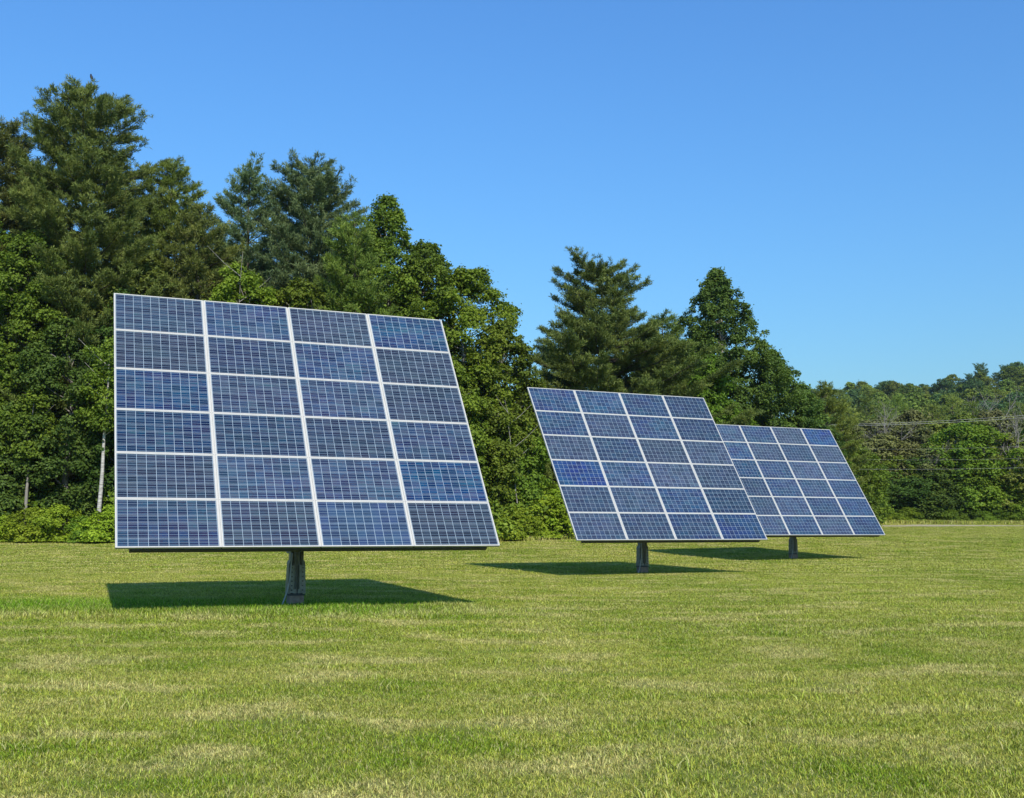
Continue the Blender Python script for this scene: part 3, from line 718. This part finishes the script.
for k, (kind, px, py, dep, hw, kw, mat, lab) in enumerate(NEAR):
    x = px2x(px, dep); g0 = float(gz(x, dep)); h = top_h(py, dep, x); rad = hw/F*dep
    if kind == 'pine':
        cr, wd = pine(h, rad, **kw); normalise(cr, wd, h)
        o = plant('pine_tree', (x, dep, g0), cr, wd, M[mat], M['bark'], lab, 'tree', 'trees along the edge of the field')
    else:
        kw2 = dict(nleaf=int(min(150000, 17000+h*rad*1200)), leaf=.172, clump=.62); kw2.update(kw)
        cr, wd = broadleaf(h, rad, **kw2); normalise(cr, wd, h)
        o = plant('broadleaf_tree', (x, dep, g0), cr, wd, M[mat], M['bark_grey'], lab, 'tree', 'trees along the edge of the field')
    made[k] = (o, h, rad)
    if k == 0:
        v_ = cr[0][np.argmax(cr[0][:, 2] - .6*np.abs(cr[0][:, 0]-.05) - .4*np.abs(cr[0][:, 1]))]; tallest = (x+v_[0], dep+v_[1], g0+v_[2])
# copies further back and along the hidden stretches of the edge
FILL = [(3, 120, 190, 80), (2, 20, 160, 82), (7, 260, 250, 78), (8, 330, 245, 80), (8, 400, 270, 78), (9, 440, 330, 74), (6, 215, 240, 74),
        (10, 160, 330, 60), (10, 250, 360, 61), (8, 350, 340, 62), (10, 400, 345, 61),
        (10, 500, 420, 72), (13, 560, 345, 84), (8, 600, 400, 66), (10, 650, 400, 67), (8, 690, 385, 72), (15, 745, 410, 72), (7, 650, 345, 86), (16, 700, 330, 90),
        (16, 760, 395, 84), (17, 830, 425, 82), (9, 812, 440, 76), (1, -120, 120, 64), (19, -110, 240, 60), (8, -170, 220, 64), (6, -80, 180, 75), (7, -150, 160, 82), (10, 790, 470, 73)]
for k, (src, px, py, dep) in enumerate(FILL):
    o, h0, r0 = made[src]; x = px2x(px, dep); h = top_h(py, dep, x); s = h/h0
    pn = 'pine' in o.name
    copy_tree(o, (x, dep, float(gz(x, dep))), 1.3+k*2.1, (max(s, .7), max(s, .7), s),
              'pine in the second row of the tree belt, mostly hidden by trees before it' if pn else 'broadleaf tree in the second row of the tree belt, mostly hidden by trees before it',
              'second row trees half hidden in the tree belt')

# birches and thin leaning stems at the edge
def birch(px, dep, py, lean, mat, label, seed, crown=True, tr=.11):
    x = px2x(px, dep); g0 = float(gz(x, dep)); h = top_h(py, dep, x); r = np.random.default_rng(seed)
    b = MB(); q = np.linspace(0, 1, 12)
    P = np.stack([lean*h*q**1.2+np.cumsum(r.normal(0, .03, 12)), np.cumsum(r.normal(0, .03, 12)), h*q-.2*(q == 0)], -1)
    b.tube(P, np.interp(q, [0, 1], [tr, tr*.2]), 9, False)
    for k in range(6):
        i_ = 6+k % 5; a_ = r.random()*6.28; L_ = .8+r.random()*1.2
        b.tube(np.array([P[i_], P[i_]+[np.cos(a_)*L_*.5, np.sin(a_)*L_*.5, L_*.4], P[i_]+[np.cos(a_)*L_, np.sin(a_)*L_, L_*.9]]), [.025, .015, .006], 5, False)
    root = empty('birch_tree', (x, dep, g0), label, 'tree', 'pale thin stems at the wood edge')
    link('trunk', b.mesh('trunk', M[mat], True), root)
    if crown:
        cr, _ = broadleaf(h*.5, h*.14, 'round', nleaf=7000, leaf=.16, clump=.5, seed=seed)
        V = cr[0] + [P[-1][0]*.85, 0, h*.56]
        link('crown', make_mesh('crown', V, [(cr[1], 0)], [M['leaf']]), root)
    return root
birch(101, 57.4, 350, .03, 'bark_white', 'white birch trunk beside the left edge of the nearest array', 51, tr=.13)
birch(28, 57.9, 400, .02, 'bark_grey', 'thin grey trunk in the shade at the far left', 52)
birch(226, 60.0, 248, .03, 'bark_grey', 'thin leaning grey stem above the first two module columns of the nearest array', 53, False, .05)
birch(520, 60.3, 400, -.12, 'bark_grey', 'leaning grey stem in the leafy gap between the nearest and middle array', 54, False, .04)

# bushes along the field edge
BV = []
for k in range(5):
    cr, wd = broadleaf(2.0, 1.5, 'bush', base=.0, nleaf=11000, leaf=.125, clump=.45, seed=70+k, irr=.2, trunk_r=.03)
    BV.append((cr, wd))
BUSH = [(-60, 58.0, 2.0, 'far outside the left edge'), (-20, 57.7, 1.9, ''), (6, 57.4, 1.9, 'bright green bush at the left edge of the photo'), (34, 57.2, 1.8, 'bright green bush second from the left edge'),
        (62, 57.4, 2.0, 'rounded bush below the leafy tree left of the birch'), (88, 56.9, 1.7, 'low bush just left of the birch trunk'), (114, 57.2, 1.9, 'bush touching the left edge of the nearest array'),
        (140, 57.6, 1.8, ''), (175, 57.6, 1.9, ''), (212, 57.4, 1.8, ''), (250, 57.6, 2.0, ''), (290, 57.6, 1.8, ''), (335, 57.4, 1.9, ''), (380, 57.6, 2.0, ''), (425, 57.8, 1.9, ''), (466, 58.2, 2.1, ''),
        (514, 60.2, 2.3, 'rounded leafy bush between the nearest and the middle array'), (548, 61.5, 2.3, 'yellow green bush beside the left edge of the middle array'), (578, 63, 2.2, ''), (560, 63.5, 3.4, 'taller shrub behind the two bushes left of the middle array'),
        (620, 64, 2.1, ''), (660, 65.5, 2.2, ''), (700, 67, 2.1, ''), (740, 69, 2.2, ''), (780, 71, 2.2, ''), (812, 73, 2.4, ''), (500, 61.5, 3.6, 'shrub above the rounded bush in the gap right of the nearest array'), (532, 63, 4.2, 'tall shrub in the middle of the gap between the nearest and middle array')]
for k in range(22):
    BUSH.append((-70+k*42, float(treeline(px2x(-70+k*42, 62)))+2.6+.8*math.sin(k*1.9), 3.4+.7*math.sin(k*2.7), ''))
bush0 = {}
for k, (px, dep, hh, lab) in enumerate(BUSH):
    v = k % 5; mat = 'leaf_bush' if k < 28 and k % 7 != 5 else ('leaf_bright' if k % 2 else 'leaf')
    x = px2x(px, dep); loc = (x, dep, float(gz(x, dep))-.03); s = hh/2.0*(.92+.12*math.sin(k*2.3))
    lab = lab if len(lab.split()) >= 6 else 'green bush in the shaded undergrowth of the wood edge, mostly hidden from view'
    if (v, mat) not in bush0:
        bush0[(v, mat)] = plant('bush', loc, BV[v][0], BV[v][1], M[mat], M['bark'], lab, 'bush', 'bushes along the wood edge', k*1.9, (s*1.1, s*1.1, s))
    else:
        copy_tree(bush0[(v, mat)], loc, k*1.9, (s*1.1, s*1.1, s), lab, 'bushes along the wood edge')

# ---------------------------------------------------------------- wood at the foot of the hill and on it
mid_src = []
MR = [('leaf_bright', 'tall', 'bright leafy tree'), ('leaf', 'round', 'green leafy tree'), ('leaf_brown', 'round', 'brownish leafy tree with grey twigs'), ('leaf_olive', 'dome', 'olive leafy tree'), ('leaf_dark', 'tall', 'dark green leafy tree')]
for k, (mat, prof, nm) in enumerate(MR):
    for v in range(2):
        cr, wd = broadleaf(13, 4.0, prof, base=.03, nleaf=20000, leaf=.34, clump=1.0, seed=100+k*2+v, irr=.28)
        mid_src.append((mat, cr, wd, nm))
pine_src = [pine(15, 4.2, seed=120+v, tuft=.42, dens=1.2, whorl=1.1, nb=9) for v in range(2)]
MID = [ # px, py top, depth, kind index
 (860, 448, 100, 1), (848, 440, 96, 1), (880, 432, 108, 2), (905, 440, 108, 2), (925, 446, 107, 2), (893, 455, 106.5, 1), (918, 456, 106, 4), (938, 440, 107, 3),
 (960, 421, 106.5, 0), (985, 424, 106, 0), (972, 452, 105.6, 0), (1005, 430, 106, 3), (1000, 470, 105.4, 0), (1022, 436, 106.5, 1), (948, 462, 105.6, 4), (1040, 420, 107, 0), (1065, 430, 107, 1), (1090, 425, 108, 0), (1120, 415, 108, 3), (1150, 425, 108, 0),
 (870, 464, 104.8, 4), (888, 470, 104.8, 4), (932, 466, 105, 4), (908, 474, 105, 4), (860, 478, 102, 4), (838, 470, 90, 4), (848, 482, 97, 4), (1018, 480, 105.4, 0),
 (850, 408, 118, 'p'), (868, 398, 126, 'p'), (885, 402, 130, 'p'), (900, 396, 140, 'p'), (918, 408, 130, 2), (935, 405, 134, 'p'), (955, 397, 142, 'p'), (975, 402, 134, 'p'), (995, 408, 128, 2), (1015, 402, 136, 'p'), (1035, 400, 136, 'p'), (1060, 395, 138, 3),
 (870, 418, 114, 2), (890, 418, 116, 2), (910, 420, 115, 2), (940, 418, 116, 3), (965, 412, 118, 3), (1005, 415, 118, 2), (1024, 418, 116, 2), (842, 424, 108, 3), (830, 418, 112, 1), (925, 428, 112, 2), (1080, 405, 125, 'p'), (1110, 400, 130, 1), (855, 430, 108, 2)]
bright = {(960, 421): 'bright green leafy tree standing tallest in the front row at the right', (827, 379): ''}
first = {}
r = np.random.default_rng(5)
for k, (px, py, dep, kd) in enumerate(MID):
    x = px2x(px, dep); g0 = float(gz(x, dep)); h = top_h(py, dep, x)
    if kd == 'p':
        key = ('p', k % 2); H0 = 15; mat = 'needle_olive'; nm = 'pine_tree'; lab = 'olive pine in the wood behind the front row beyond the track'
        if key not in first: first[key] = plant(nm, (x, dep, g0), *pine_src[k % 2], M[mat], M['bark'], lab, 'tree', 'pines at the foot of the hill', 0, (1, 1, h/H0))
        else: copy_tree(first[key], (x, dep, g0), r.random()*6, (.95, .95, h/H0), lab, 'pines at the foot of the hill')
    else:
        i_ = kd*2 + k % 2; key = i_; mat, cr, wd, nm = mid_src[i_]; H0 = 13; s = h/H0; sx = max(.65, min(1.05, s+.15))
        lab = nm + ' in the wood edge beyond the dirt track'
        grp = nm + 's beyond the dirt track'
        if key not in first: first[key] = plant('broadleaf_tree', (x, dep, g0), cr, wd, M[mat], M['bark_grey'], lab, 'tree', grp, 0, (sx, sx, s))
        else: copy_tree(first[key], (x, dep, g0), r.random()*6, (sx, sx, s), lab, grp)
# bare grey trees
bm = [bare(11, 3, 200+k).mesh('bare_wood', M['bark_grey'], True) for k in range(3)]
for k, (px, py, dep) in enumerate([(1019, 432, 104.6), (893, 432, 107.6), (993, 400, 131), (880, 428, 111), (915, 440, 107.5)]):
    x = px2x(px, dep); h = top_h(py, dep, x)
    o = link('bare_tree', bm[k % 3], None, (x, dep, float(gz(x, dep)))); o.scale = (h/11,)*3; o.rotation_euler.z = k*1.3
    tag(o, 'tall bare grey trunk at the right edge before the wood' if k == 0 else 'leafless grey tree tangled in the brownish part of the wood', 'tree', 'leafless trees in the wood')

# low shrubs / weeds at the foot of that wood
for k, px in enumerate(range(838, 1130, 13)):
    dep = float(treeline(px2x(px, 103))) + .4 + .5*math.sin(k*2.1) if px > 870 else 84+k*4
    x = px2x(px, dep); s = .55+.25*abs(math.sin(k*1.7)); key = list(bush0)[k % len(bush0)]
    copy_tree(bush0[key], (x, dep, float(gz(x, dep))-.03), k*1.1, (s*1.5, s, s), 'low weedy bush at the foot of the wood beyond the dirt track', 'low bushes beyond the dirt track')

# hillside trees: single small meshes (crown and trunk joined), shared between copies
hill_me = []
for v in range(6):
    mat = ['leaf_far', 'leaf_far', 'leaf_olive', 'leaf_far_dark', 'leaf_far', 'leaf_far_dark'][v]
    (Vc, Fc), wb = broadleaf(13, 5.2, ['round', 'tall', 'round', 'round', 'cone', 'round'][v], base=.08, nleaf=9000, leaf=.62, clump=1.3, seed=300+v, irr=.2)
    Vw = np.vstack(wb.V); f4 = np.vstack(wb.F4)
    hill_me.append(make_mesh('hill_tree', np.vstack([Vc, Vw]), [(Fc, 0), (f4+len(Vc), 1)], [M[mat], M['bark_grey']]))
(Vc, Fc), wb = pine(20, 5.5, seed=310, base=.3, tuft=.9, dens=1.0, whorl=1.7, nb=8, prof=[(0, .5), (.3, .9), (.6, 1), (.85, .7), (1, .3)])
Vw = np.vstack(wb.V); f4 = np.vstack(wb.F4)
hill_pine = make_mesh('hill_pine', np.vstack([Vc, Vw]), [(Fc, 0), (f4+len(Vc), 1)], [M['leaf_far_dark'], M['bark']])
r = np.random.default_rng(11); cnt = 0; y = 142
while y < 405 and cnt < 286:
    sp = 8.5 + (y-142)/263*3.2
    x = px2x(805, y) + r.random()*sp
    while x < px2x(1085, y):
        xx = x + r.normal(0, 1.2); yy = y + r.normal(0, 1.6); v = int(r.integers(0, 6)); s = (.72+.4*r.random())*(1 if y < 290 else .74)
        if yy < 175 and v >= 3: v -= 3
        o = link('hillside_tree', hill_me[v], None, (xx, yy, float(gz(xx, yy))-.2)); o.scale = (s, s, s*.95); o.rotation_euler.z = r.random()*6.28
        nm = ['rounded green', 'upright green', 'olive green', 'dark green', 'pointed green', 'dark bluish green'][v]
        tag(o, nm + ' broadleaf tree in the wood covering the far hill', 'tree', nm + ' trees on the far hill'); cnt += 1
        x += sp
    y += sp*1.02
for px, py, dep in ((985, 363, 372), (1010, 364, 368), (1000, 371, 380), (973, 373, 378), (1021, 368, 375), (1040, 362, 375), (965, 378, 380)):
    x = px2x(px, dep); h = top_h(py, dep, x); s = h/20
    o = link('hilltop_pine', hill_pine, None, (x, dep, float(gz(x, dep)))); o.scale = (s*.9, s*.9, s*1.0); o.rotation_euler.z = px
    tag(o, 'dark pine standing up from the skyline of the far hill at the right', 'tree', 'dark pines on the hill skyline')

# ---------------------------------------------------------------- poles and wires
def utility_pole(x, y, h, label):
    g0 = float(gz(x, y)); root = empty('utility_pole', (x, y, g0), label, 'utility pole')
    b = MB(); b.tube([(0, 0, -.3), (0, 0, h)], [.16, .11], 14); b.build('pole', M['bark_grey'], root, True)
    b = MB(); b.box((0, 0, h-.5), (.10, 2.2, .12)); b.build('crossarm', M['bark_grey'], root)
    for s in (-.95, 0, .95):
        q = MB(); q.tube([(0, s, h-.44), (0, s, h-.36), (0, s, h-.30)], [.03, .05, .03], 10); q.build('insulator', M['box'], root)
pA_ = (px2x(1075, 98), 98.); pB_ = (px2x(772, 90), 90.)
utility_pole(*pA_, 11.6, 'wooden utility pole past the right edge carrying the overhead wires')
utility_pole(*pB_, 8.6, 'wooden utility pole hidden among the dark trees behind the farthest array')
def wire(name, y0, pyL, pyR, pxL, pxR, dL, dR, sag, rad, label):
    xL, xR = px2x(pxL, dL), px2x(pxR, dR); zL = (HOR-pyL)/F*dL+CAMH; zR = (HOR-pyR)/F*dR+CAMH
    q = np.linspace(0, 1, 30); P = np.stack([xL+(xR-xL)*q, dL+(dR-dL)*q, zL+(zR-zL)*q - sag*4*q*(1-q)], -1)
    b = MB(); b.tube(P, rad, 6); o = b.build(name, M['wire'], None, True); tag(o, label, 'wire', 'overhead wires')
wire('overhead_wire', 0, 424, 408.5, 772, 1075, 90.9, 98.9, .35, .011, 'uppermost overhead wire crossing in front of the hill wood at the right')
wire('overhead_wire', 0, 425, 411, 772, 1075, 90, 98, .35, .011, 'second overhead wire running close below the uppermost one')
wire('overhead_wire', 0, 446, 441, 772, 1075, 90, 98, .35, .004, 'third overhead wire halfway down the wood at the right')
wire('overhead_wire', 0, 456, 454, 772, 1075, 90, 98, .3, .004, 'fourth overhead wire just above the lowest one')
wire('overhead_wire', 0, 467, 464, 772, 1075, 90, 98, .2, .006, 'lowest overhead wire crossing before the green trees at the right')
# small white marker post hanging in the wood edge
x = px2x(1010, 104); b = MB(); zt = (HOR-466)/F*104+CAMH
b.tube([(x, 104, float(gz(x, 104))-.2), (x, 104, zt-1.1)], .05, 8); b.tube([(x, 104, zt-1.1), (x, 104, zt-1.09), (x, 104, zt)], [.05, .085, .085], 10)
tag(b.build('marker_pole', M['frame'], None, True), 'thin post with a white sleeve at its top before the bright trees at the right', 'post')

# ---------------------------------------------------------------- bird on the tallest pine
def bird(p):
    me = bpy.data.meshes.new('bird'); import bmesh
    bm_ = bmesh.new()
    def ell(c, s, rx=0):
        m_ = Matrix.Translation(c) @ Matrix.Rotation(rx, 4, 'Y') @ Matrix.Diagonal((*s, 1)); bmesh.ops.create_uvsphere(bm_, u_segments=14, v_segments=10, radius=1, matrix=m_)
    ell((0, 0, .20), (.062, .06, .125), R(14)); ell((.035, 0, .335), (.042, .040, .044))
    bmesh.ops.create_cone(bm_, segments=8, radius1=.016, radius2=.002, depth=.06, cap_ends=True, matrix=Matrix.Translation((.095, 0, .335)) @ Matrix.Rotation(R(90), 4, 'Y'))
    bmesh.ops.create_cube(bm_, size=1, matrix=Matrix.Translation((-.055, 0, .04)) @ Matrix.Rotation(R(18), 4, 'Y') @ Matrix.Diagonal((.02, .06, .17, 1)))
    for s in (-1, 1):
        ell((-.015, s*.052, .19), (.045, .016, .115), R(16))
        bmesh.ops.create_cone(bm_, segments=6, radius1=.006, radius2=.006, depth=.1, cap_ends=True, matrix=Matrix.Translation((.01, s*.02, .05)))
    bm_.to_mesh(me); bm_.free(); me.materials.append(M['feather'])
    for q in me.polygons: q.use_smooth = True
    o = link('bird', me, None, p); o.rotation_euler.z = 2.6; o.scale = (1.15,)*3
    tag(o, 'dark bird perched upright on the very top of the tallest pine', 'bird')
bird((tallest[0], tallest[1], tallest[2]-.02))

# ---------------------------------------------------------------- faint summer haze
def haze():
    b = MB(); b.box((0, 330, 55), (3300, 1960, 125)); 
    m = bpy.data.materials.new('haze'); m.use_nodes = True; nt = m.node_tree
    for n in list(nt.nodes):
        if n.type != 'OUTPUT_MATERIAL': nt.nodes.remove(n)
    pv = nt.nodes.new('ShaderNodeVolumePrincipled'); pv.inputs['Color'].default_value = (.80, .90, 1, 1)
    pv.inputs['Density'].default_value = HAZE; pv.inputs['Anisotropy'].default_value = .2
    nt.links.new(pv.outputs[0], nt.nodes['Material Output'].inputs['Volume'])
    tag(b.build('haze', m), 'faint bluish summer haze over the far hill', 'haze', kind='stuff')
HAZE = .0001
haze()
